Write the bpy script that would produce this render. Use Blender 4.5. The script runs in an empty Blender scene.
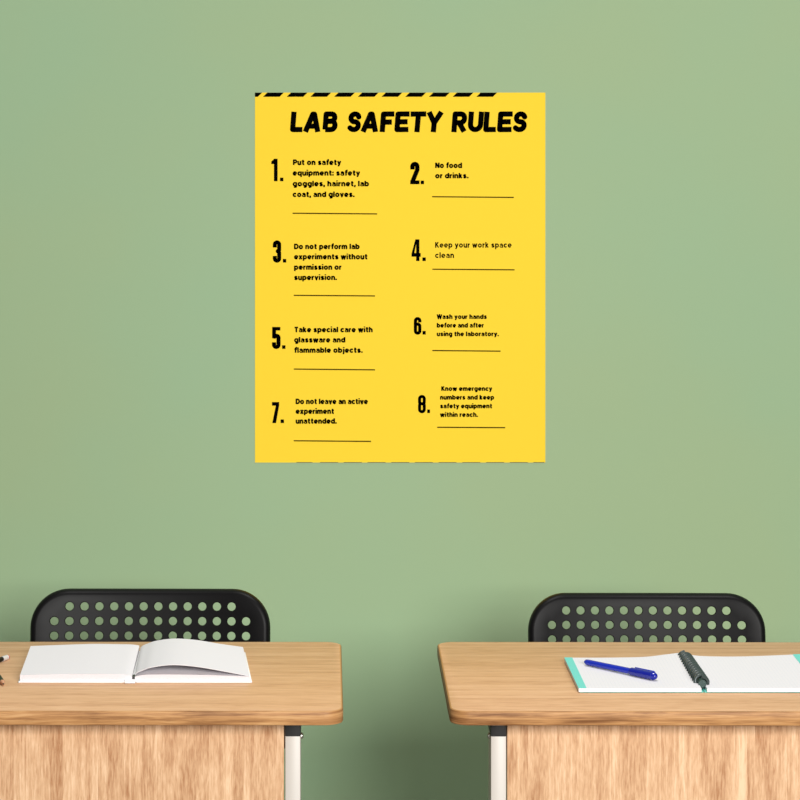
import bpy, bmesh, math, random
from mathutils import Vector, Matrix
random.seed(7)
scene = bpy.context.scene
C = scene.collection
PI = math.pi

# ------------------------------------------------------------------ helpers
def lin(r, g, b):
    f = lambda c: c/12.92 if c <= 0.04045 else ((c+0.055)/1.055)**2.4
    return (f(r/255), f(g/255), f(b/255), 1.0)

def obj(name, bm, mats, parent=None, smooth=None, loc=None):
    me = bpy.data.meshes.new(name)
    bm.to_mesh(me); bm.free()
    return obj_me(name, me, mats, parent, smooth, loc)

def obj_me(name, me, mats, parent=None, smooth=None, loc=None):
    for m in (mats if isinstance(mats, (list, tuple)) else [mats]):
        me.materials.append(m)
    if smooth is not None:
        me.shade_smooth(); me.set_sharp_from_angle(angle=math.radians(smooth))
    o = bpy.data.objects.new(name, me); C.objects.link(o)
    if parent: o.parent = parent
    if loc: o.location = loc
    return o

def thing(name, label, cat, loc=(0, 0, 0), rz=0, group=None):
    o = bpy.data.objects.new(name, None); C.objects.link(o)
    o.empty_display_size = 0.05
    o.location = loc; o.rotation_euler = (0, 0, rz)
    o['label'] = label; o['category'] = cat
    if group: o['group'] = group
    return o

def copy_thing(root, label, loc, rz=0, scale=1.0):
    r = root.copy(); C.objects.link(r)
    r.location = loc; r.rotation_euler = (0, 0, rz); r.scale = (scale,)*3
    r['label'] = label
    for ch in list(root.children):
        c = ch.copy(); C.objects.link(c); c.parent = r
        for g in list(ch.children):
            d = g.copy(); C.objects.link(d); d.parent = c
    return r

def struct(name, bm, m):
    o = obj(name, bm, m); o['kind'] = 'structure'; return o

def box(bm, x0, x1, y0, y1, z0, z1, bev=0.0, seg=2, mi=0):
    vs = [bm.verts.new((x, y, z)) for z in (z0, z1) for y in (y0, y1) for x in (x0, x1)]
    fs = [bm.faces.new([vs[i] for i in q]) for q in
          ((0, 2, 3, 1), (4, 5, 7, 6), (0, 1, 5, 4), (2, 6, 7, 3), (0, 4, 6, 2), (1, 3, 7, 5))]
    for f in fs: f.material_index = mi
    if bev:
        es = list({e for f in fs for e in f.edges})
        bmesh.ops.bevel(bm, geom=es, offset=bev, segments=seg, profile=0.5, affect='EDGES')

def tube(bm, pts, r, n=12, caps=True, radii=None):
    pts = [Vector(p) for p in pts]
    rings = []
    up = None
    for i, p in enumerate(pts):
        t = (pts[min(i+1, len(pts)-1)] - pts[max(i-1, 0)]).normalized()
        if up is None:
            a = Vector((0, 0, 1)) if abs(t.z) < 0.9 else Vector((1, 0, 0))
            up = (a - t*a.dot(t)).normalized()
        else:
            up = (up - t*up.dot(t)).normalized()
        s = t.cross(up)
        rr = radii[i] if radii else r
        rings.append([bm.verts.new(p + (up*math.cos(k*2*PI/n) + s*math.sin(k*2*PI/n))*rr) for k in range(n)])
    for a, b in zip(rings, rings[1:]):
        for k in range(n):
            bm.faces.new((a[k], a[(k+1) % n], b[(k+1) % n], b[k]))
    if caps:
        bm.faces.new(list(reversed(rings[0]))); bm.faces.new(rings[-1])

def fillet(pts, r, n=6):
    """round the inner corners of a polyline"""
    pts = [Vector(p) for p in pts]; out = [pts[0]]
    for a, b, c in zip(pts, pts[1:], pts[2:]):
        d1 = (a-b); d2 = (c-b)
        q = min(r, d1.length*0.45, d2.length*0.45)
        p0 = b + d1.normalized()*q; p2 = b + d2.normalized()*q
        for i in range(n+1):
            t = i/n
            out.append(p0*(1-t)**2 + b*2*t*(1-t) + p2*t*t)
    out.append(pts[-1]); return out

def rrect(x0, x1, y0, y1, r, n=8, sub=0):
    rs = r if isinstance(r, (list, tuple)) else (r,)*4          # bl, br, tr, tl
    out = []
    for (cx, cy, a0, q) in ((x0, y0, PI, rs[0]), (x1, y0, 1.5*PI, rs[1]), (x1, y1, 0, rs[2]), (x0, y1, .5*PI, rs[3])):
        ox = cx + (q if cx == x0 else -q); oy = cy + (q if cy == y0 else -q)
        for i in range(n+1):
            a = a0 + .5*PI*i/n
            out.append((ox + q*math.cos(a), oy + q*math.sin(a)))
    if sub:
        m = len(out); o2 = []
        for k in range(m):
            o2.append(out[k])
            if (k+1) % (n+1) == 0:
                b = out[(k+1) % m]
                o2 += [(out[k][0]+(b[0]-out[k][0])*i/sub, out[k][1]+(b[1]-out[k][1])*i/sub) for i in range(1, sub)]
        out = o2
    return out

def slab(bm, x0, x1, y0, y1, z0, z1, r, bev, n=8, side_mi=1):
    """rounded rectangular board, top and bottom edges softened"""
    levels = [(bev, z0), (bev*0.3, z0+bev*0.3), (0, z0+bev), (0, z1-bev), (bev*0.3, z1-bev*0.3), (bev, z1)]
    rings = []
    for ins, z in levels:
        rings.append([bm.verts.new((x, y, z)) for x, y in rrect(x0+ins, x1-ins, y0+ins, y1-ins, max(r-ins, 1e-4), n)])
    m = len(rings[0])
    for a, b in zip(rings, rings[1:]):
        for k in range(m):
            f = bm.faces.new((a[k], a[(k+1) % m], b[(k+1) % m], b[k])); f.material_index = side_mi
    bm.faces.new(list(reversed(rings[0]))); bm.faces.new(rings[-1])

def loft(bm, pf, pb, y0, y1, zb, ny=6, kx=0.0, thick=None):
    """solid whose top follows the profile pf at the front and pb at the back; kx = skew of x with depth.
    zb = flat underside, or thick = sheet of that thickness"""
    rows = []
    for j in range(ny+1):
        t = j/ny; y = y0 + (y1-y0)*t
        top = [((a[0]*(1-t)+b[0]*t) + kx*(y-y0)*1.0, y, a[1]*(1-t)+b[1]*t) for a, b in zip(pf, pb)]
        if thick: bot = [(x, yy, z-thick) for x, yy, z in top]
        else: bot = [(x, yy, zb) for x, yy, z in top]
        rows.append([bm.verts.new(p) for p in top] + [bm.verts.new(p) for p in reversed(bot)])
    n = len(rows[0])
    for a, b in zip(rows, rows[1:]):
        for k in range(n):
            bm.faces.new((a[k], a[(k+1) % n], b[(k+1) % n], b[k]))
    bm.faces.new(list(reversed(rows[0]))); bm.faces.new(rows[-1])
    bmesh.ops.recalc_face_normals(bm, faces=bm.faces)

def smooth_profile(pts, n=6):
    out = []
    P = [pts[0]] + list(pts) + [pts[-1]]
    for i in range(1, len(P)-2):
        p0, p1, p2, p3 = P[i-1], P[i], P[i+1], P[i+2]
        for k in range(n):
            t = k/n
            out.append(tuple(0.5*((2*p1[c]) + (-p0[c]+p2[c])*t + (2*p0[c]-5*p1[c]+4*p2[c]-p3[c])*t*t
                       + (-p0[c]+3*p1[c]-3*p2[c]+p3[c])*t**3) for c in (0, 1)))
    out.append(tuple(pts[-1])); return out

def lathe(bm, prof, axis_o, axis_d, n=16):
    """prof = [(distance along axis, radius)]"""
    o = Vector(axis_o); d = Vector(axis_d).normalized()
    tube(bm, [o + d*p[0] for p in prof], 0, n=n, radii=[max(p[1], 1e-5) for p in prof])

# ------------------------------------------------------------------ materials
def mat(name, col, rough=0.5, metal=0.0, spec=0.5, coat=0.0):
    m = bpy.data.materials.new(name); m.use_nodes = True
    b = m.node_tree.nodes['Principled BSDF']
    b.inputs['Base Color'].default_value = col
    b.inputs['Roughness'].default_value = rough
    b.inputs['Metallic'].default_value = metal
    b.inputs['Specular IOR Level'].default_value = spec
    b.inputs['Coat Weight'].default_value = coat
    return m

class N:
    """tiny node-graph writer"""
    def __init__(s, m): s.t = m.node_tree; s.b = s.t.nodes['Principled BSDF']
    def new(s, kind, **kw):
        n = s.t.nodes.new(kind)
        for k, v in kw.items(): setattr(n, k, v)
        return n
    def put(s, sock, v):
        if hasattr(v, 'is_output'): s.t.links.new(v, sock)
        elif v is not None: sock.default_value = v
    def math(s, op, a, b=None, clamp=False):
        n = s.new('ShaderNodeMath', operation=op, use_clamp=clamp)
        s.put(n.inputs[0], a); s.put(n.inputs[1], b); return n.outputs[0]
    def xyz(s, x, y, z):
        n = s.new('ShaderNodeCombineXYZ')
        for i, v in enumerate((x, y, z)): s.put(n.inputs[i], v)
        return n.outputs[0]
    def noise(s, vec, scale=1, detail=2, rough=.5, dist=0):
        n = s.new('ShaderNodeTexNoise'); s.put(n.inputs['Vector'], vec)
        n.inputs['Scale'].default_value = scale; n.inputs['Detail'].default_value = detail
        n.inputs['Roughness'].default_value = rough; n.inputs['Distortion'].default_value = dist
        return n.outputs['Fac']
    def ramp(s, f, stops):
        n = s.new('ShaderNodeValToRGB'); s.put(n.inputs[0], f)
        e = n.color_ramp.elements
        while len(e) < len(stops): e.new(0.5)
        for i, (p, c) in enumerate(stops):
            e[i].position = p; e[i].color = c if isinstance(c, tuple) else (c, c, c, 1)
        return n.outputs[0]
    def mix(s, f, a, b, mode='MIX'):
        n = s.new('ShaderNodeMix', data_type='RGBA', blend_type=mode)
        s.put(n.inputs['Factor'], f); s.put(n.inputs['A'], a); s.put(n.inputs['B'], b)
        return n.outputs['Result']
    def bump(s, h, strength, dist):
        n = s.new('ShaderNodeBump'); s.put(n.inputs['Height'], h)
        n.inputs['Strength'].default_value = strength; n.inputs['Distance'].default_value = dist
        s.t.links.new(n.outputs[0], s.b.inputs['Normal'])

def wood(name, along, across, light, mid, dark, strips, seed, contrast=1.0, cath=0.5, rough=0.45, grain=1.0, fu=330.0, fv=26.0, streak_amt=0.0):
    """oak laminate; along / across = 'X' 'Y' 'Z' of object space (metres)"""
    m = mat(name, mid, rough, spec=0.22); g = N(m)
    sep = g.new('ShaderNodeSeparateXYZ')
    g.t.links.new(g.new('ShaderNodeTexCoord').outputs['Object'], sep.inputs[0])
    v = sep.outputs[along]; u = sep.outputs[across]
    vor = g.new('ShaderNodeTexVoronoi', voronoi_dimensions='1D')
    g.put(vor.inputs['W'], g.math('ADD', g.math('MULTIPLY', u, strips), seed*3.7))
    vor.inputs['Randomness'].default_value = 0.7
    sc = g.new('ShaderNodeSeparateXYZ'); g.t.links.new(vor.outputs['Color'], sc.inputs[0])
    rnd, rnd2 = sc.outputs[0], sc.outputs[1]
    off = g.math('MULTIPLY', rnd2, 7.0)
    # growth-ring figure, its own in each strip
    ring = g.noise(g.xyz(g.math('MULTIPLY', u, 7.0), g.math('ADD', g.math('MULTIPLY', v, 1.6), off), g.math('MULTIPLY', rnd, 9.0)), 1, 2, .5)
    rings = g.math('ADD', g.math('MULTIPLY', g.math('SINE', g.math('MULTIPLY', ring, 62.0)), 0.5), 0.5)
    # fibres and pores
    fib = g.noise(g.xyz(g.math('MULTIPLY', u, fu), g.math('ADD', g.math('MULTIPLY', v, fv), off), seed), 1, 4, .6, .3)
    broad = g.noise(g.xyz(g.math('MULTIPLY', u, 45.0), g.math('ADD', g.math('MULTIPLY', v, 1.5), off), seed+4), 1, 3, .55)
    pore = g.noise(g.xyz(g.math('MULTIPLY', u, 620.0), g.math('ADD', g.math('MULTIPLY', v, 42.0), off), seed+9), 1, 2, .5)
    poref = g.ramp(pore, [(0.58, 0.0), (0.72, 1.0)])
    # straight streaks show in some strips more than in others
    streak = g.noise(g.xyz(g.math('MULTIPLY', u, 240.0), g.math('ADD', g.math('MULTIPLY', v, 2.5), off), seed+2), 1, 3, .6)
    sw = g.math('MULTIPLY', g.math('ADD', rnd, 0.25), streak_amt)
    f = g.math('MULTIPLY', g.math('SUBTRACT', rnd, 0.5), 0.45*contrast)
    f = g.math('ADD', f, g.math('MULTIPLY', g.math('SUBTRACT', streak, 0.5), sw))
    f = g.math('ADD', f, g.math('MULTIPLY', g.math('SUBTRACT', broad, 0.5), 0.9*contrast))
    f = g.math('ADD', f, g.math('MULTIPLY', g.math('SUBTRACT', fib, 0.5), 2.0*grain))
    f = g.math('ADD', f, g.math('MULTIPLY', g.math('SUBTRACT', rings, 0.5), 0.30*cath))
    f = g.math('ADD', f, 0.5, True)
    col = g.ramp(f, [(0.0, dark), (0.5, mid), (1.0, light)])
    col = g.mix(g.math('MULTIPLY', poref, 0.30*grain), col, dark)
    g.t.links.new(col, g.b.inputs['Base Color'])
    g.bump(fib, 0.08, 0.0006)
    return m

# oak laminate
TOP_L, TOP_M, TOP_D = lin(226, 187, 148), lin(210, 166, 126), lin(174, 128, 90)
top_a = wood('oak top left', 'X', 'Y', TOP_L, TOP_M, TOP_D, 17, 1.3, .55, .35, .5, .55)
top_b = wood('oak top right', 'X', 'Y', TOP_L, TOP_M, TOP_D, 17, 5.1, .55, .35, .5, .55)
EDG = (lin(206, 162, 112), lin(180, 132, 84), lin(118, 76, 42))
edge_a = wood('oak edge left', 'X', 'Z', *EDG, 1, 2.2, .7, .2, .5, 1.05, 230, 11)
edge_b = wood('oak edge right', 'X', 'Z', *EDG, 1, 6.4, .7, .2, .5, 1.05, 230, 11)
PAN = (lin(229, 194, 158), lin(205, 165, 127), lin(166, 119, 82))
pan_a = wood('oak panel left', 'Z', 'X', *PAN, 13, 2.9, .62, .9, .5, .72, 400, 48, 1.5)
pan_b = wood('oak panel right', 'Z', 'X', *PAN, 13, 8.3, .62, .9, .5, .72, 400, 48, 1.5)

wall_m = mat('green wall paint', lin(158, 182, 140), 0.75, spec=0.25)
g = N(wall_m)
tc = g.new('ShaderNodeTexCoord').outputs['Object']
f = g.noise(tc, 1.7, 3, .5)
col = g.ramp(f, [(0.3, lin(155, 185, 148)), (0.7, lin(161, 184, 143))])
g.t.links.new(col, g.b.inputs['Base Color'])
g.bump(g.noise(tc, 90, 3, .6), 0.05, 0.001)
floor_m = mat('grey floor', lin(150, 142, 130), 0.6)
g = N(floor_m)
g.t.links.new(g.ramp(g.noise(g.new('ShaderNodeTexCoord').outputs['Object'], 30, 4), [(0.3, lin(140, 132, 120)), (0.7, lin(160, 152, 140))]), g.b.inputs['Base Color'])

black_plastic = mat('black chair plastic', lin(13, 12, 13), 0.44, spec=0.125)
g = N(black_plastic)
g.bump(g.noise(g.new('ShaderNodeTexCoord').outputs['Object'], 900, 2), 0.06, 0.0003)
black_metal = mat('black tube steel', lin(30, 30, 31), 0.4, spec=0.5)
cap_m = mat('black leg cap plastic', lin(34, 34, 35), 0.5)
leg_m = mat('off-white enamel', lin(192, 186, 178), 0.4)
screw_m = mat('zinc screw', lin(180, 178, 172), 0.35, 1.0)

paper = mat('white paper', lin(229, 226, 230), 0.8, spec=0.2)
g = N(paper)
tcs = g.new('ShaderNodeSeparateXYZ'); g.t.links.new(g.new('ShaderNodeTexCoord').outputs['Object'], tcs.inputs[0])
ln = g.math('FRACT', g.math('MULTIPLY', tcs.outputs['Z'], 900.0))
geo = g.new('ShaderNodeNewGeometry'); ns = g.new('ShaderNodeSeparateXYZ'); g.t.links.new(geo.outputs['Normal'], ns.inputs[0])
isside = g.math('LESS_THAN', g.math('ABSOLUTE', ns.outputs['Z']), 0.4)
col = g.mix(g.math('MULTIPLY', g.math('GREATER_THAN', ln, 0.7), isside), lin(229, 226, 230), lin(176, 174, 178))
g.t.links.new(col, g.b.inputs['Base Color'])
plain_paper = mat('plain white paper', lin(229, 226, 230), 0.8, spec=0.2)
grid_paper = mat('squared paper', lin(229, 226, 230), 0.8, spec=0.2)
g = N(grid_paper)
tcs = g.new('ShaderNodeSeparateXYZ'); g.t.links.new(g.new('ShaderNodeTexCoord').outputs['Object'], tcs.inputs[0])
gx = g.math('GREATER_THAN', g.math('FRACT', g.math('MULTIPLY', tcs.outputs['X'], 200.0)), 0.9)
gy = g.math('GREATER_THAN', g.math('FRACT', g.math('MULTIPLY', tcs.outputs['Y'], 200.0)), 0.9)
col = g.mix(g.math('MULTIPLY', g.math('MAXIMUM', gx, gy), 0.6), lin(229, 226, 230), lin(212, 216, 222))
g.t.links.new(col, g.b.inputs['Base Color'])
cover_white = mat('white hard cover', lin(238, 238, 238), 0.5)
teal = mat('teal border print', lin(118, 212, 200), 0.7, spec=0.2)
teal_cover = mat('teal card cover', lin(95, 190, 178), 0.5)
coil_m = mat('dark coil plastic', lin(54, 64, 63), 0.35, spec=0.45)
core_m = mat('dark green spine', lin(34, 60, 56), 0.5)
blue_m = mat('blue pen plastic', lin(12, 36, 170), 0.24, spec=0.5)
blue_dark = mat('dark blue cap plastic', lin(8, 22, 140), 0.2, spec=0.6)
blue_light = mat('bright blue plug', lin(50, 105, 225), 0.25)
pencil_black = mat('black pencil lacquer', lin(14, 14, 15), 0.4, spec=0.25)
pencil_green = mat('dark green pencil lacquer', lin(14, 26, 23), 0.4, spec=0.25)
ferrule_m = mat('silver ferrule', lin(222, 218, 220), 0.4, 0.35)
eraser_m = mat('red eraser', lin(205, 72, 78), 0.7)
rawwood_m = mat('sharpened pencil wood', lin(205, 150, 115), 0.7)
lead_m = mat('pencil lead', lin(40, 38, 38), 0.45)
yellow = mat('yellow poster print', lin(254, 216, 56), 0.7, spec=0.15)
ink = mat('black poster ink', lin(5, 5, 4), 0.9, spec=0.0)
ink_line = mat('thin black ink', lin(46, 36, 8), 0.9, spec=0.0)

# ------------------------------------------------------------------ room
HC = 1.533                       # camera height
FPX = 2732.0
VX, VY = 320.0, 128.0            # where the camera axis meets the picture
WALL = 5.10
DESK_Z = 0.75
bm = bmesh.new(); box(bm, -3.2, 3.4, WALL, WALL+0.12, 0, 3.0); struct('wall_back', bm, wall_m)
bm = bmesh.new(); box(bm, -3.2, 3.4, -3.0, WALL+0.12, -0.1, 0); struct('floor', bm, floor_m)

# ------------------------------------------------------------------ desks
def make_desk(x_left, x_right, tm, em, pm, label, loc, rz):
    t = thing('school_desk', label, 'desk', loc, rz, 'oak school desks')
    x0, x1 = x_left, x_right
    D = 0.498; T = 0.0195; Z = DESK_Z
    bm = bmesh.new(); slab(bm, x0, x1, 0, D, Z-T, Z, 0.026, 0.0028)
    obj('desktop', bm, [tm, em], t, 35)
    zu = Z - T
    off = 0.0575; sb = 0.060; LW = 0.0218; LD = 0.062
    bm = bmesh.new(); box(bm, x0+off+LW+0.0012, x1-off-LW-0.0012, sb+0.004, sb+0.020, 0.30, zu, 0.0006, 1)
    obj('modesty_panel', bm, pm, t)
    for sx in (-1, 1):
        xa = x0+off if sx < 0 else x1-off-LW
        xb = xa + LW
        bm = bmesh.new(); box(bm, xa+0.0004, xb-0.0004, sb, sb+LD, 0.03, zu-0.024, 0.0015, 2)
        lg = obj('leg', bm, leg_m, t, 40)
        bm = bmesh.new(); box(bm, xa, xb, sb-0.001, sb+LD+0.001, zu-0.028, zu, 0.002, 2)
        obj('leg_cap', bm, cap_m, lg, 40)['label'] = 'black plastic cap at the top of the leg'
        bm = bmesh.new()
        xs = xa if sx < 0 else xb
        lathe(bm, [(0, 0.0045), (0.0018, 0.0044), (0.0032, 0.0028), (0.0036, 0.0)], (xs, sb+0.02, zu-0.031), (sx, 0, 0), 14)
        obj('screw', bm, screw_m, lg, 40)['label'] = 'zinc screw on the side of the leg'
        bm = bmesh.new(); box(bm, xa-0.004, xb+0.004, 0.03, D-0.03, 0.0, 0.032, 0.004, 2)
        obj('foot', bm, leg_m, t, 40)
    bm = bmesh.new(); box(bm, x0+off+LW-0.001, x1-off-LW+0.001, sb+0.024, sb+0.05, zu-0.05, zu, 0.001, 1)
    obj('crossbar', bm, leg_m, t)
    return t

DF = 2732/745.0
make_desk(-0.700, 0.0, top_a, edge_a, pan_a, 'oak veneer school desk with the white hardcover notebook and pencils on it', (0.0312, DF, 0), math.radians(-0.15))
make_desk(0.0, 0.700, top_b, edge_b, pan_b, 'oak veneer school desk with the coil notebook and blue pen on it', (0.1748, DF, 0), math.radians(-0.35))

# ------------------------------------------------------------------ chairs
def backrest_mesh():
    W, H = 0.3895, 0.300
    rt, rb = 0.062, 0.045
    def outline(ins):
        return rrect(-W/2+ins, W/2-ins, ins, H-ins, (max(rb-ins, .005), max(rb-ins, .005), max(rt-ins, .005), max(rt-ins, .005)), 14, 14)
    bm = bmesh.new()
    curl = [(0.0, 0.0150), (0.0006, 0.0110), (0.0018, 0.0072), (0.0040, 0.0036), (0.0070, 0.0012), (0.0110, 0.0)]
    rings = []
    for ins, dy in curl:
        rings.append([bm.verts.new((x, dy, y)) for x, y in outline(ins)])
    m = len(rings[0])
    for a, b in zip(rings, rings[1:]):
        for k in range(m):
            bm.faces.new((a[k], a[(k+1) % m], b[(k+1) % m], b[k]))
    inner = rings[-1]
    es = []
    bm.edges.ensure_lookup_table()
    for k in range(m):
        e = bm.edges.get((inner[k], inner[(k+1) % m])); es.append(e)
    px, pz, hr = 0.02392, 0.02345, 0.0067
    ntop = H - 0.0285
    holes = []
    for r in range(10):
        for c in range(14):
            if r in (0, 9) and c in (0, 13): continue
            holes.append(((c-6.5)*px, ntop - r*pz))
    lips = []
    for hx, hz in holes:
        n = 18
        vo = [bm.verts.new((hx+(hr+.0011)*math.cos(2*PI*k/n), 0, hz+(hr+.0011)*math.sin(2*PI*k/n))) for k in range(n)]
        vi = [bm.verts.new((hx+hr*math.cos(2*PI*k/n), 0.0020, hz+hr*math.sin(2*PI*k/n))) for k in range(n)]
        for k in range(n):
            e = bm.edges.new((vo[k], vo[(k+1) % n])); es.append(e)
        lips.append((vo, vi))
    bmesh.ops.triangle_fill(bm, use_beauty=True, use_dissolve=False, edges=es, normal=(0, -1, 0))
    for vo, vi in lips:
        n = len(vo)
        for k in range(n):
            bm.faces.new((vo[k], vo[(k+1) % n], vi[(k+1) % n], vi[k]))
    bmesh.ops.recalc_face_normals(bm, faces=bm.faces)
    avg = sum((f.normal.y*f.calc_area() for f in bm.faces), 0.0)
    if avg > 0: bmesh.ops.reverse_faces(bm, faces=bm.faces)
    lean = math.radians(9)
    for v in bm.verts:
        x, y, z = v.co
        y -= 0.024*(abs(x)/(W/2))**2.2
        y += 0.010*((z-H)/H)**2 * 0.0
        v.co = (x, y*math.cos(lean) + z*math.sin(lean), z*math.cos(lean) - y*math.sin(lean))
    return bm

def solidify(bm, thick):
    me = bpy.data.meshes.new('sheet'); bm.to_mesh(me); bm.free()
    o = bpy.data.objects.new('sheet', me); C.objects.link(o)
    md = o.modifiers.new('s', 'SOLIDIFY'); md.thickness = thick; md.offset = -1; md.use_even_offset = False
    dg = bpy.context.evaluated_depsgraph_get(); dg.update()
    out = bpy.data.meshes.new_from_object(o.evaluated_get(dg))
    bpy.data.objects.remove(o); return out

BR_Y, BR_Z = -0.047, 0.4865       # foot of the backrest in the chair's own frame
chair = thing('perforated_chair', 'black perforated plastic chair behind the desk with the white hardcover notebook', 'chair', (0, 0, 0), 0, 'black perforated chairs')
obj_me('backrest', solidify(backrest_mesh(), 0.0038), black_plastic, chair, 32, (0, BR_Y, BR_Z))
# seat: a dished plastic shell
bm = bmesh.new()
S0, S1 = -0.425, -0.055
curls = [(0.0, -0.016), (0.001, -0.011), (0.004, -0.005), (0.010, -0.001), (0.018, 0), (0.06, -0.004), (0.11, -0.007)]
prev = None
for ins, dz in curls:
    ring = [bm.verts.new((x, y, 0.452+dz+0.010*(y-S0)*0)) for x, y in rrect(-0.205+ins, 0.205-ins, S0+ins, S1-ins, max(0.055-ins, .01), 8)]
    if prev:
        m = len(ring)
        for k in range(m): bm.faces.new((prev[k], prev[(k+1) % m], ring[(k+1) % m], ring[k]))
    prev = ring
bm.faces.new(prev)
bmesh.ops.recalc_face_normals(bm, faces=bm.faces)
if sum(f.normal.z for f in bm.faces) < 0: bmesh.ops.reverse_faces(bm, faces=bm.faces)
obj_me('seat', solidify(bm, 0.004), black_plastic, chair, 40)
for sx in (-1, 1):
    bm = bmesh.new()
    tube(bm, fillet([(sx*0.176, 0.010, 0.735), (sx*0.179, -0.028, 0.50), (sx*0.186, -0.022, 0.40), (sx*0.205, 0.060, 0.0)], 0.05), 0.0095)
    obj('leg', bm, black_metal, chair, 50)
    bm = bmesh.new()
    tube(bm, fillet([(sx*0.186, -0.03, 0.425), (sx*0.186, -0.355, 0.425), (sx*0.205, -0.435, 0.0)], 0.05), 0.0095)
    obj('leg', bm, black_metal, chair, 50)
for yy in (-0.33, -0.07):
    bm = bmesh.new(); tube(bm, [(-0.186, yy, 0.425), (0.186, yy, 0.425)], 0.008)
    obj('crossbar', bm, black_metal, chair, 50)
CH_Y = 2732/614.0
chair.location = (-0.2750, CH_Y, 0)
chair.rotation_euler = (0, 0, math.radians(-0.6))
copy_thing(chair, 'black perforated plastic chair behind the desk with the coil notebook and blue pen', (0.5308, 2732/613.0, 0), math.radians(-0.5), 0.9895)

# ------------------------------------------------------------------ white hardcover notebook
nb = thing('hardcover_notebook', 'open white hardcover notebook with an arched page on the oak desk', 'notebook', (-0.2635, 3.856, DESK_Z), 0)
bm = bmesh.new()
ND = 0.210
box(bm, -0.1622, -0.004, -0.003, ND+0.002, 0.0003, 0.0026, 0.0009, 2)
box(bm, 0.004, 0.1675, -0.003, ND+0.002, 0.0003, 0.0026, 0.0009, 2)
box(bm, -0.0125, 0.0035, -0.0075, ND+0.003, 0.0002, 0.0046, 0.0016, 2)
for v in bm.verts:
    k = -0.02 - (0.05*max(0, v.co.x/0.166)) - 0.014*max(0, -v.co.x/.16)
    v.co.x += k*v.co.y
obj('cover', bm, cover_white, nb, 40)
def skew(bm):
    for v in bm.verts:
        v.co.x += (-0.02 - 0.05*max(0, v.co.x/0.166) - 0.014*max(0, -v.co.x/.16))*v.co.y
L = smooth_profile([(-0.1600, 0.0108), (-0.12, 0.0116), (-0.07, 0.0122), (-0.03, 0.0120), (-0.012, 0.0116), (-0.0018, 0.0095)])
Lb = smooth_profile([(-0.1600, 0.0120), (-0.12, 0.0136), (-0.07, 0.0152), (-0.03, 0.0148), (-0.012, 0.0144), (-0.0012, 0.0128)])
bm = bmesh.new(); loft(bm, L, Lb, 0, ND, 0.0026); skew(bm); obj('page_block', bm, paper, nb, 35)
R_ = smooth_profile([(0.0022, 0.0085), (0.012, 0.0108), (0.03, 0.0116), (0.09, 0.0112), (0.164, 0.0088)])
bm = bmesh.new(); loft(bm, R_, R_, 0, ND, 0.0026); skew(bm); obj('page_block', bm, paper, nb, 35)
bm = bmesh.new(); box(bm, -0.0016, 0.0020, 0.0025, 0.016, 0.0030, 0.0082); skew(bm)  # dark block put in for the deep shade at the gutter's front end
obj('gutter_shade', bm, lead_m, nb)['label'] = 'dark block standing in for the shade in the gap'
A = smooth_profile([(0.0026, 0.0118), (0.0058, 0.0145), (0.012, 0.0172), (0.026, 0.0220), (0.055, 0.0254), (0.090, 0.0228), (0.128, 0.0163), (0.1605, 0.0101)])
Ab = smooth_profile([(0.0008, 0.0100), (0.004, 0.0126), (0.011, 0.0154), (0.026, 0.0200), (0.055, 0.0232), (0.090, 0.0210), (0.128, 0.0152), (0.1635, 0.0106)])
bm = bmesh.new(); loft(bm, A, Ab, 0.001, ND, 0, 6, 0, 0.0007); skew(bm)
obj('arched_pages', bm, plain_paper, nb, 35)['label'] = 'few pages arching up above the rest'

# ------------------------------------------------------------------ coil notebook
cn = thing('coil_notebook', 'open coil bound notebook with teal page borders on the oak desk', 'notebook', (0.5325, 3.785, DESK_Z), 0)
CD = 0.218
bm = bmesh.new()
box(bm, -0.1725, -0.0004, 0.002, CD-0.001, 0.0003, 0.0016, 0.0004, 1)
box(bm, 0.0004, 0.1725, 0.002, CD-0.001, 0.0003, 0.0016, 0.0004, 1)
obj('cover', bm, teal_cover, cn)
CL = smooth_profile([(-0.1740, 0.0066), (-0.12, 0.0066), (-0.06, 0.0068), (-0.025, 0.0070), (-0.004, 0.0066)])
CLb = smooth_profile([(-0.1745, 0.0070), (-0.12, 0.0070), (-0.06, 0.0080), (-0.025, 0.0118), (-0.004, 0.0145)])
bm = bmesh.new(); loft(bm, CL, CLb, 0, CD, 0.0016); obj('page_block', bm, grid_paper, cn, 35)
CR = smooth_profile([(0.004, 0.0062), (0.03, 0.0068), (0.09, 0.0068), (0.1740, 0.0070)])
CRb = smooth_profile([(0.004, 0.0120), (0.03, 0.0092), (0.09, 0.0088), (0.1730, 0.0120)])
bm = bmesh.new(); loft(bm, CR, CRb, 0, CD, 0.0016); obj('page_block', bm, grid_paper, cn, 35)
bm = bmesh.new(); loft(bm, [(-0.1742, 0.0070), (-0.1630, 0.0070)], [(-0.1747, 0.0074), (-0.1630, 0.0074)], 0.0002, CD, 0, 6, 0, 0.0005)
obj('border_strip', bm, teal, cn)
bm = bmesh.new(); loft(bm, [(0.1600, 0.0073), (0.1742, 0.0074)], [(0.1600, 0.0118), (0.1732, 0.0124)], 0.0002, CD, 0, 6, 0, 0.0007)
obj('border_strip', bm, teal, cn)
bm = bmesh.new()
pts = []
turns, per = 13, 18
y0, y1 = 0.022, CD-0.011
for i in range(turns*per+1):
    a = 2*PI*i/per
    y = y0 + (y1-y0)*i/(turns*per)
    pts.append((0.0085*math.sin(a), y, 0.0102 + 0.0075*math.cos(a)))
tube(bm, pts, 0.0026, 8)
obj('coil', bm, coil_m, cn, 60)['label'] = 'dark plastic spiral coil'
bm = bmesh.new()
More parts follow.
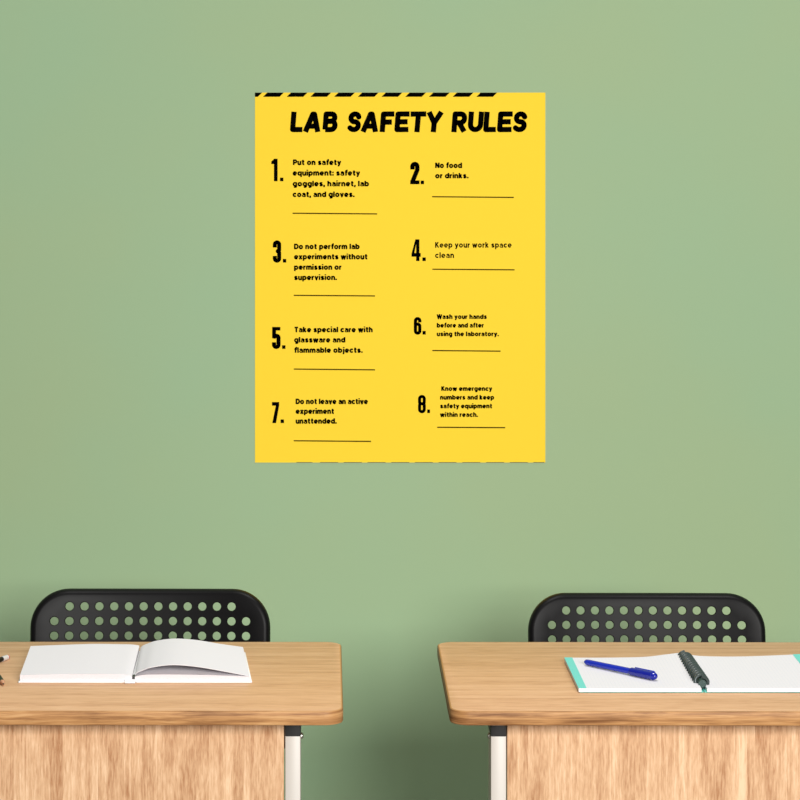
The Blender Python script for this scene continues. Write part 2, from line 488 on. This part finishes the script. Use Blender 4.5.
tube(bm, [(0, y0-0.004, 0.0093), (0, y1-0.004, 0.0105)], 0.0055, 12)
obj('spine', bm, core_m, cn, 40)['label'] = 'dark green spine inside the coil'

# ------------------------------------------------------------------ blue pen
PZ = DESK_Z + 0.0076 + 0.0060
p0 = Vector((0.3835, 3.946, PZ)); p1 = Vector((0.4722, 3.832, PZ))
Lp = (p1-p0).length; ang = math.atan2(p1.y-p0.y, p1.x-p0.x)
p0.z -= 0.0017
pen = thing('ballpoint_pen', 'blue ballpoint pen with a capped end lying across the coil notebook page', 'pen', p0, ang)
pen.rotation_euler = (0, -0.0113, ang)
bm = bmesh.new()
lathe(bm, [(0.0, 0.0018), (0.0004, 0.0030), (0.0018, 0.0039), (0.006, 0.0042), (0.09, 0.0043), (0.098, 0.0043)], (0, 0, 0), (1, 0, 0), 18)
obj('barrel', bm, blue_m, pen, 40)
bm = bmesh.new()
lathe(bm, [(-0.0012, 0.0), (-0.0010, 0.0022), (0.0006, 0.0027)], (0, 0, 0), (1, 0, 0), 14)
obj('end_plug', bm, blue_light, pen, 40)
bm = bmesh.new()
lathe(bm, [(0.0935, 0.0045), (0.0945, 0.0056), (0.110, 0.0060), (0.138, 0.0060), (Lp-0.006, 0.0052), (Lp-0.002, 0.0041), (Lp-0.0004, 0.0022), (Lp, 0.0)], (0, 0, 0), (1, 0, 0), 18)
cap = obj('cap', bm, blue_dark, pen, 40)
bm = bmesh.new()
box(bm, 0.099, Lp-0.0075, -0.0019, 0.0019, 0.0054, 0.0070, 0.0005, 2)
box(bm, Lp-0.013, Lp-0.0075, -0.0017, 0.0017, 0.0046, 0.0070, 0.0004, 1)
for v in bm.verts:                                  # the clip sits on the far upper side
    y, z = v.co.y, v.co.z; a = math.radians(35)
    v.co.y = y*math.cos(a) + z*math.sin(a); v.co.z = z*math.cos(a) - y*math.sin(a)
obj('clip', bm, blue_m, cap, 40)

# ------------------------------------------------------------------ pencils
def pencil(label, tip, direction, length, mat_body, kind):
    R = 0.0035
    t = thing('pencil', label, 'pencil', (tip[0], tip[1], DESK_Z + R + 0.0001), math.atan2(direction[1], direction[0]), 'pencils on the left desk')
    if kind == 'eraser':
        bm = bmesh.new(); lathe(bm, [(0, 0.0), (0.0004, 0.0022), (0.0018, 0.0034), (0.0055, 0.0036)], (0, 0, 0), (1, 0, 0), 16)
        obj('eraser', bm, eraser_m, t, 40)['label'] = 'red eraser end'
        bm = bmesh.new()
        prof = []
        for i in range(15):
            prof.append((0.004+i*0.001, 0.0037 + (0.00018 if i % 4 == 1 else 0)))
        lathe(bm, prof, (0, 0, 0), (1, 0, 0), 16)
        obj('ferrule', bm, ferrule_m, t, 40)['label'] = 'silver ferrule'
        s = 0.0175
    else:
        bm = bmesh.new(); lathe(bm, [(0.0, 0.0004), (0.004, 0.0010)], (0, 0, 0), (1, 0, 0), 10)
        obj('lead', bm, lead_m, t, 40)
        bm = bmesh.new(); lathe(bm, [(0.0036, 0.0010), (0.0130, 0.0034), (0.0150, 0.0034)], (0, 0, 0), (1, 0, 0), 16)
        obj('sharpened_tip', bm, rawwood_m, t, 40)['label'] = 'bare wood of the sharpened tip'
        s = 0.0128
    bm = bmesh.new(); lathe(bm, [(s, R*1.02), (length, R*1.02)], (0, 0, 0), (1, 0, 0), 6)
    obj('barrel', bm, mat_body, t, 20)
    return t
pencil('black pencil showing its silver ferrule and red eraser at the left picture edge', (-0.4590, 4.026), (-0.42, -0.90), 0.16, pencil_black, 'eraser')
pencil('dark green pencil with its sharpened wooden point towards the white notebook', (-0.4435, 3.830), (-0.25, 0.97), 0.095, pencil_green, 'point')

# ------------------------------------------------------------------ poster
SW = FPX/WALL
def PX(x): return (x-VX)/SW
def PY(y): return HC-(y-VY)/SW
PXC, PYB = 400.0, 462.5
poster = thing('safety_poster', 'yellow lab safety rules poster on the green wall', 'poster', (PX(PXC), WALL-0.0010, PY(PYB)), 0)
def lx(x): return (x-PXC)/SW
def lz(y): return (PYB-y)/SW
bm = bmesh.new(); box(bm, lx(255), lx(545.3), 0, 0.0010, 0, lz(92.6)); obj('sheet', bm, yellow, poster)
INK = -0.0003
def poly(bm, pts):
    """a flat printed shape, picture units on the sheet"""
    f = bm.faces.new([bm.verts.new((lx(x), INK, lz(y))) for x, y in pts])
    f.normal_update()
    if f.normal.y > 0: f.normal_flip()
bm = bmesh.new()
poly(bm, [(255, 92.6), (262.2, 92.6), (257.9, 96.8), (255, 96.8)])
for k in range(10):
    x = 263 + 23.7*k
    poly(bm, [(x, 96.8), (x+4.3, 92.6), (x+20.8, 92.6), (x+16.6, 96.8)])
obj('hazard_stripe', bm, ink, poster)['label'] = 'black slanted hazard bars along the top edge'
bm = bmesh.new()
x = 296.0
while x < 545:
    x2 = min(x+(19 if x > 300 else 17), 545)
    poly(bm, [(x, 462.5), (x2-1, 462.5), (x2-0.2, 462.1), (x+0.8, 462.1)]); x += 23.7
obj('hazard_stripe', bm, ink, poster)['label'] = 'thin broken line along the bottom edge'

def stroke(bm, pts, w, closed=False, cap=False):
    """a thick pen line with round joins (list of points in picture units)"""
    n = len(pts)
    for i in range(n if closed else n-1):
        a, b = pts[i], pts[(i+1) % n]
        dx, dy = b[0]-a[0], b[1]-a[1]; l = math.hypot(dx, dy)
        if l < 1e-6: continue
        ox, oy = -dy/l*w/2, dx/l*w/2
        poly(bm, [(a[0]+ox, a[1]+oy), (b[0]+ox, b[1]+oy), (b[0]-ox, b[1]-oy), (a[0]-ox, a[1]-oy)])
    for i in range(n):
        if (not closed and not cap) and i in (0, n-1): continue
        poly(bm, [(pts[i][0]+w/2*math.cos(2*PI*k/14), pts[i][1]+w/2*math.sin(2*PI*k/14)) for k in range(14)])

def arc(cx, cy, rx, ry, a0, a1, n=10):
    return [(cx+rx*math.cos(math.radians(a0+(a1-a0)*i/n)), cy+ry*math.sin(math.radians(a0+(a1-a0)*i/n))) for i in range(n+1)]

# heading letters drawn on a unit box x 0..1 (width), y 0..1 (down), stroke w
def letter(bm, ch, x0, x1, y0, y1, jig):
    w = 5.3; h = w/2; rnd = w*0.16
    X0, X1, Y0, Y1 = x0+h, x1-h, y0+h, y1-h
    cx = (X0+X1)/2; cy = (Y0+Y1)/2; W = X1-X0; H = Y1-Y0
    out = []
    if ch == 'L': out = [[(X0, Y0-h+.3), (X0, Y1), (X1+h-.2, Y1)]]
    elif ch == 'A':
        out = [[(X0-h*.35, Y1+h*.9), (cx-h*.1, Y0+.1), (cx+h*.5, Y0+.1), (X1+h*.15, Y1+h*.9)], [(X0+W*.2, Y1-H*.22), (X1-W*.12, Y1-H*.22)]]
    elif ch == 'B':
        out = [[(X0, Y1), (X0, Y0), (cx, Y0)] + arc(cx+W*.08, Y0+H*.23, W*.34, H*.23, -90, 90) + [(X0, Y0+H*.47)],
               [(X0, Y0+H*.47), (cx, Y0+H*.47)] + arc(cx+W*.12, Y0+H*.735, W*.38, H*.265, -90, 90) + [(X0, Y1)]]
    elif ch == 'S':
        out = [arc(cx+W*.06, Y0+H*.25, W*.44, H*.25, 0, -90, 6) + arc(cx, Y0+H*.25, W*.44, H*.25, -90, -250, 9) +
               arc(cx, Y0+H*.74, W*.5, H*.26, -60, 90, 9) + arc(cx, Y0+H*.78, W*.55, H*.22, 90, 165, 5)]
    elif ch == 'F': out = [[(X1+h-.2, Y0), (X0, Y0), (X0, Y1+h-.2)], [(X0, cy+.3), (X1+h*.2, cy+.3)]]
    elif ch == 'E': out = [[(X1+h-.2, Y0), (X0, Y0), (X0, Y1), (X1+h-.2, Y1)], [(X0, cy), (X1+h*.4, cy)]]
    elif ch == 'T': out = [[(x0, Y0), (x1, Y0)], [(cx, Y0), (cx-.2, Y1+h)]]
    elif ch == 'Y': out = [[(X0-h*.3, Y0-h*.8), (cx, cy+1.2), (X1+h*.5, Y0-h*.8)], [(cx, cy+1.2), (cx-.2, Y1+h)]]
    elif ch == 'R':
        out = [[(X0, Y1+h), (X0, Y0), (cx, Y0)] + arc(cx+W*.1, Y0+H*.28, W*.36, H*.28, -90, 90) + [(X0, Y0+H*.56)],
               [(cx-.5, Y0+H*.56), (X1+h*.1, Y1+h*.8)]]
    elif ch == 'U':
        out = [[(X0, Y0-h+.2), (X0, Y1-W*.5)] + arc(cx, Y1-W*.5, W*.5, W*.5, 180, 0) + [(X1, Y0-h+.2)]]
    for pts in out:
        sk = [(px + (cy-py)*0.075, py + jig*(px-cx)) for px, py in pts]
        stroke(bm, sk, w)

bm = bmesh.new()
for ch, a, b, jig in (('L', 290.6, 303.2, 0), ('A', 304.4, 320.8, .01), ('B', 323, 337.9, -.01), ('S', 347.6, 361.2, 0), ('A', 362, 378.5, .01),
                 ('F', 380.3, 394, -.015), ('E', 394.9, 409.2, -.01), ('T', 410.0, 425.7, -.01), ('Y', 426.5, 442, 0), ('R', 452, 467.3, .0),
                 ('U', 468, 483.4, 0), ('L', 483.7, 496.6, -.01), ('E', 497.5, 512.3, -.01), ('S', 513.0, 527, 0)):
    letter(bm, ch, a, b, 111.4, 132.2, jig)
obj('heading', bm, ink, poster)['label'] = 'bold black heading LAB SAFETY RULES'

# tall condensed numerals
def digit(bm, n, x0, x1, y0, y1):
    W0, H0 = x1-x0, y1-y0
    w = W0*{8: .40, 6: .43}.get(n, .48); h = w/2
    X0, X1, Y0, Y1 = x0+h, x1-h, y0+h*.9, y1-h*.9
    W = X1-X0; H = Y1-Y0; cx = (X0+X1)/2; r = W/2
    if n == 1:
        w = W0*0.58
        stroke(bm, [(x1-w/2, y0), (x1-w/2, y1)], w)
        poly(bm, [(x1-w*.9, y0), (x1-w*.5, y0), (x1-w*.5, y0+H0*.24), (x0, y0+H0*.24), (x0, y0+H0*.13)])
    elif n == 2:
        stroke(bm, [(X0, Y0+H*.30), (X0, Y0+r)] + arc(cx, Y0+r, r, r, 180, 360) + [(X1, Y0+H*.32), (X0+.1, Y1-h*.3)], w)
        poly(bm, [(x0, y1-w*.85), (x1, y1-w*.85), (x1, y1), (x0, y1)])
    elif n == 3:
        m = Y0+H*.48
        stroke(bm, [(X0, Y0+H*.28), (X0, Y0+r)] + arc(cx, Y0+r, r, r, 180, 360) + [(X1, m-r*.7)] + arc(cx, m-r*.7, r, r*.7, 0, 90, 5), w)
        stroke(bm, arc(cx, m+r*.7, r, r*.7, -90, 0, 5) + [(X1, Y1-r)] + arc(cx, Y1-r, r, r, 0, 180) + [(X0, Y1-H*.26)], w)
    elif n == 4:
        poly(bm, [(x0+W0*.42, y0), (x0+W0*.86, y0), (x0+W0*.86, y1), (x0+W0*.50, y1), (x0+W0*.50, y0+H0*.12)])
        poly(bm, [(x0+W0*.42, y0), (x0+W0*.60, y0), (x0+W0*.30, y0+H0*.66), (x0, y0+H0*.66)])
        poly(bm, [(x0, y0+H0*.63), (x1, y0+H0*.63), (x1, y0+H0*.80), (x0, y0+H0*.80)])
    elif n == 5:
        poly(bm, [(x0+.2, y0), (x1-.2, y0), (x1-.2, y0+w*.85), (x0+.2, y0+w*.85)])
        stroke(bm, [(X0+.1, y0), (X0, Y0+H*.52)], w*.95)
        stroke(bm, [(X0, Y0+H*.52)] + arc(cx, Y0+H*.36+r, r, r*.8, 210, 360) + [(X1, Y1-r)] + arc(cx, Y1-r, r, r, 0, 180) + [(X0, Y1-H*.26)], w)
    elif n == 6:
        stroke(bm, [(X1, Y0+H*.26), (X1, Y0+r)] + arc(cx, Y0+r, r, r, 0, -180) + [(X0, Y1-r)] + arc(cx, Y1-r, r, r, 180, 0) + [(X1, Y0+H*.38+r)] + arc(cx, Y0+H*.38+r, r, r, 0, -180), w)
    elif n == 7:
        poly(bm, [(x0, y0), (x1, y0), (x1, y0+H0*.17), (x0, y0+H0*.17)])
        poly(bm, [(x1-W0*.46, y0+H0*.15), (x1, y0+H0*.15), (x0+W0*.56, y1), (x0+W0*.04, y1)])
    elif n == 8:
        m = Y0+H*.48
        stroke(bm, arc(cx, Y0+r, r, r, 180, 360) + arc(cx, m-r*.6, r, r*.6, 0, 180), w, True)
        stroke(bm, arc(cx, m+r*.6, r, r*.6, 180, 360) + arc(cx, Y1-r, r, r, 0, 180), w, True)

# a heavy grotesque drawn as pen strokes; unit = capital height, y up
GB, GT, GK, GD = 0.12, 0.65, 0.88, -0.13
def earc(cx, cy, rx, ry, a0, a1, n=9):
    return [(cx+rx*math.cos(math.radians(a0+(a1-a0)*i/n)), cy+ry*math.sin(math.radians(a0+(a1-a0)*i/n))) for i in range(n+1)]
GM = (GB+GT)/2; GR = (GT-GB)/2
def bowl(cx=.25): return earc(cx, GM, .24, GR, 0, 360, 16)
ARCH = [(0, .44), (.05, .56), (.15, GT), (.26, GT), (.36, .58), (.41, .45), (.41, 0)]
GLYPH = {
 'a': (.41, [[(.02, .52), (.09, .61), (.20, GT), (.30, .62), (.38, .55), (.41, .46), (.41, 0)], ('thin', [(.41, .41), (.20, .40), (.03, .33), (-.03, .22), (.05, .10), (.20, .07), (.33, .12), (.41, .22)])]),
 'b': (.48, [[(0, 1), (0, 0)], bowl(.24)]),
 'c': (.42, [earc(.24, GM, .24, GR, 40, 320, 12)]),
 'd': (.48, [[(.48, 1), (.48, 0)], bowl(.24)]),
 'e': (.48, [earc(.24, GM, .24, GR, 0, 318, 14), ('thin', [(.02, .37), (.58, .37)])]),
 'f': (.22, [[(.38, .94), (.24, .94), (.13, .86), (.11, .74), (.11, 0)], [(-.08, .65), (.35, .65)]]),
 'g': (.48, [bowl(.24), [(.48, .75), (.48, .02), (.42, -.11), (.26, -.15), (.08, -.11)]]),
 'h': (.41, [[(0, 1), (0, 0)], ARCH]),
 'i': (.0, [[(0, .75), (0, 0)], [(0, .88), (0, 1.07)]]),
 'j': (.05, [[(.05, .75), (.05, -.05), (0, -.14), (-.10, -.15)], [(.05, .88), (.05, 1.07)]]),
 'k': (.40, [[(0, 1), (0, 0)], [(0, .27), (.36, .73)], [(.13, .42), (.41, .02)]]),
 'l': (.0, [[(0, 1), (0, 0)]]),
 'm': (.76, [[(0, .75), (0, 0)], [(x*.92, y) for x, y in ARCH], [(.38+x*.92, y) for x, y in ARCH]]),
 'n': (.41, [[(0, .75), (0, 0)], ARCH]),
 'o': (.50, [bowl(.25)]),
 'p': (.48, [[(0, .75), (0, -.26)], bowl(.24)]),
 'q': (.48, [[(.48, .75), (.48, -.26)], bowl(.24)]),
 'r': (.19, [[(0, .75), (0, 0)], [(0, .42), (.06, .57), (.16, .63), (.28, .63)]]),
 's': (.38, [[(.37, .55), (.28, .62), (.18, GT), (.08, .60), (.03, .52), (.08, .43), (.20, .39), (.32, .34), (.37, .24), (.32, .15), (.20, GB), (.08, .14), (0, .22)]]),
 't': (.25, [[(.10, .95), (.10, .22), (.16, .13), (.34, .12)], [(-.08, .65), (.34, .65)]]),
 'u': (.41, [[(.41, .75), (.41, 0)], [(.41-x, .75-y) for x, y in ARCH]]),
 'v': (.42, [[(-.02, .74), (.21, .06), (.44, .74)]]),
 'w': (.68, [[(-.02, .74), (.16, .06), (.34, .66), (.52, .06), (.70, .74)]]),
 'x': (.40, [[(-.02, .74), (.42, .01)], [(.42, .74), (-.02, .01)]]),
 'y': (.42, [[(-.02, .74), (.22, .08)], [(.44, .74), (.20, .02), (.12, -.12), (-.02, -.13)]]),
 'P': (.44, [[(0, 1), (0, 0)], [(0, GK), (.25, GK)] + earc(.25, .65, .21, .23, 90, -90, 8) + [(0, .42)]]),
 'D': (.52, [[(0, 1), (0, 0)], [(0, GK), (.20, GK)] + earc(.20, .5, .34, .38, 90, -90, 10) + [(0, GB)]]),
 'N': (.52, [[(0, 1), (0, 0)], [(.02, .94), (.50, .06)], [(.52, 1), (.52, 0)]]),
 'K': (.48, [[(0, 1), (0, 0)], [(0, .38), (.44, .98)], [(.16, .58), (.50, .02)]]),
 'T': (.46, [[(-.08, GK), (.54, GK)], [(.23, GK), (.23, 0)]]),
 'W': (.84, [[(-.02, 1), (.20, .06), (.42, .94), (.64, .06), (.86, 1)]]),
 '.': (.0, [[(0, 0), (0, .26)]]),
 ',': (.0, [[(.01, .26), (.01, .05), (-.06, -.14)]]),
 ':': (.0, [[(0, 0), (0, .25)], [(0, .46), (0, .71)]]),
}
def text_line(bm, body, x0, x1, base, cap, weight):
    """one printed line between x0 and x1 (picture units), baseline y, capital height, stroke weight"""
    x = 0; runs = []
    for ch in body:
        if ch == ' ': x += .33; continue
        wd, strokes = GLYPH[ch]
        runs.append((x, strokes)); x += wd + .315
    x -= .315
    w = cap*weight
    sx = (x1-x0-w)/x
    for gx, strokes in runs:
        for st in strokes:
            f = 1.0
            if st[0] == 'thin': f, st = 0.62, st[1]
            stroke(bm, [(x0+w/2+(gx+p[0])*sx, base-p[1]*cap) for p in st], w*f)

RULES = [
 (1, (271.3, 277.6, 158.7, 181.2), (280, 283.4), [("Put on safety", 292.9, 341.2, 165), ("equipment: safety", 292.6, 360.1, 175.6), ("goggles, hairnet, lab", 292.6, 369, 186.3), ("coat, and gloves.", 292.6, 354.6, 197)], (292.6, 377.2, 213.2, 213.9), 5.5, .30),
 (2, (410.2, 419.5, 162, 184.2), (420.7, 424), [("No food", 435.1, 462.1, 168), ("or drinks.", 435.1, 468.5, 178.3)], (432.1, 513.7, 196.7, 197.4), 5.4, .30),
 (3, (272.8, 281.2, 240.5, 262.5), (282.9, 286.3), [("Do not perform lab", 294, 359.7, 249.1), ("experiments without", 294, 367.6, 259.3), ("permission or", 294, 341.7, 269.7), ("supervision.", 294, 337, 280)], (293.8, 375, 295.3, 295.9), 5.4, .30),
 (4, (411.5, 420.7, 239.3, 261), (422.4, 425.8), [("Keep your work space", 435.1, 511.6, 247.7), ("clean", 435.1, 454, 258)], (432.4, 514.5, 269.2, 269.8), 5.7, .215),
 (5, (272, 280.6, 326.9, 348.8), (282.1, 285.5), [("Take special care with", 294.2, 372.7, 332.2), ("glassware and", 294.1, 345.4, 342.4), ("flammable objects.", 294.1, 362.7, 352.7)], (293.8, 375, 369, 369.8), 5.4, .30),
 (6, (413.8, 421.4, 317.1, 334.5), (422.5, 425.7), [("Wash your hands", 436.7, 486.9, 318.9), ("before and after", 436.7, 483.9, 327.5), ("using the laboratory.", 436.7, 498.8, 336.1)], (432.3, 500.5, 350.5, 351.1), 4.6, .30),
 (7, (272, 279.2, 402, 423), (280.6, 284), [("Do not leave an active", 295.6, 368, 404), ("experiment", 295.6, 334.2, 413.8), ("unattended.", 295.6, 336.8, 423.6)], (293.8, 371, 440.7, 441.3), 5.4, .30),
 (8, (418, 425.8, 395, 413), (427.2, 430), [("Know emergency", 441.2, 492.2, 390.8), ("numbers and keep", 440, 494.2, 399.5), ("safety equipment", 440, 492.2, 408.2), ("within reach.", 440, 478, 416.8)], (437.2, 505.2, 427.2, 427.6), 4.6, .30),
]
for n, (a, b, c, d), (da, db), lines, (la, lb, ya, yb), cap_h, bold in RULES:
    bm = bmesh.new()
    digit(bm, n, a, b, c, d)
    poly(bm, [(da, d-3.6), (db, d-3.6), (db, d), (da, d)])
    obj('item_number', bm, ink, poster)['label'] = 'black numeral %d.' % n
    bm = bmesh.new()
    for body, x0, x1, base in lines: text_line(bm, body, x0, x1, base, cap_h, bold)
    obj('item_text', bm, ink, poster)['label'] = 'black printed rule %d' % n
    bm = bmesh.new(); stroke(bm, [(la, ya), (lb, yb)], 1.15)
    obj('underline', bm, ink_line, poster)

# ------------------------------------------------------------------ light
w = bpy.data.worlds.new('World'); scene.world = w; w.use_nodes = True
bg = w.node_tree.nodes['Background']
bg.inputs[0].default_value = (1.0, 0.985, 0.96, 1); bg.inputs[1].default_value = 0.175
def area(name, loc, target, size, sy, energy, col=(1, 1, 1)):
    l = bpy.data.lights.new(name, 'AREA'); l.shape = 'RECTANGLE'; l.size = size; l.size_y = sy
    l.energy = energy; l.color = col
    o = bpy.data.objects.new(name, l); C.objects.link(o)
    o.location = loc
    o.rotation_euler = (Vector(target)-Vector(loc)).to_track_quat('-Z', 'Y').to_euler()
    return o
area('window_daylight', (1.15, -0.8, 2.10), (0.1, 4.6, 1.0), 1.5, 1.2, 300, (1, 0.985, 0.96))
l = bpy.data.lights.new('desk_fill_spot', 'SPOT'); l.energy = 185; l.spot_size = math.radians(50); l.spot_blend = 0.6  # added fill over the desks, coned to brighten their tops and miss the wall
l.shadow_soft_size = 0.35; l.color = (1, 0.985, 0.97)
o = bpy.data.objects.new('desk_fill_spot', l); C.objects.link(o); o.location = (0.35, 4.05, 3.5)
o.rotation_euler = (Vector((0.10, 4.05, 0.75))-Vector(o.location)).to_track_quat('-Z', 'Y').to_euler()

# ------------------------------------------------------------------ camera
cd = bpy.data.cameras.new('Camera'); cam = bpy.data.objects.new('Camera', cd); C.objects.link(cam)
cam.location = (0, 0, HC); cam.rotation_euler = (PI/2, 0, 0)
cd.sensor_width = 36; cd.lens = 36*FPX/800
cd.shift_x = (400-VX)/800; cd.shift_y = -(400-VY)/800
cd.clip_start = 0.05; cd.clip_end = 100
scene.camera = cam
vs = scene.view_settings
vs.view_transform = 'Standard'; vs.look = 'None'; vs.exposure = 0.0; vs.gamma = 1.0; vs.use_curve_mapping = False
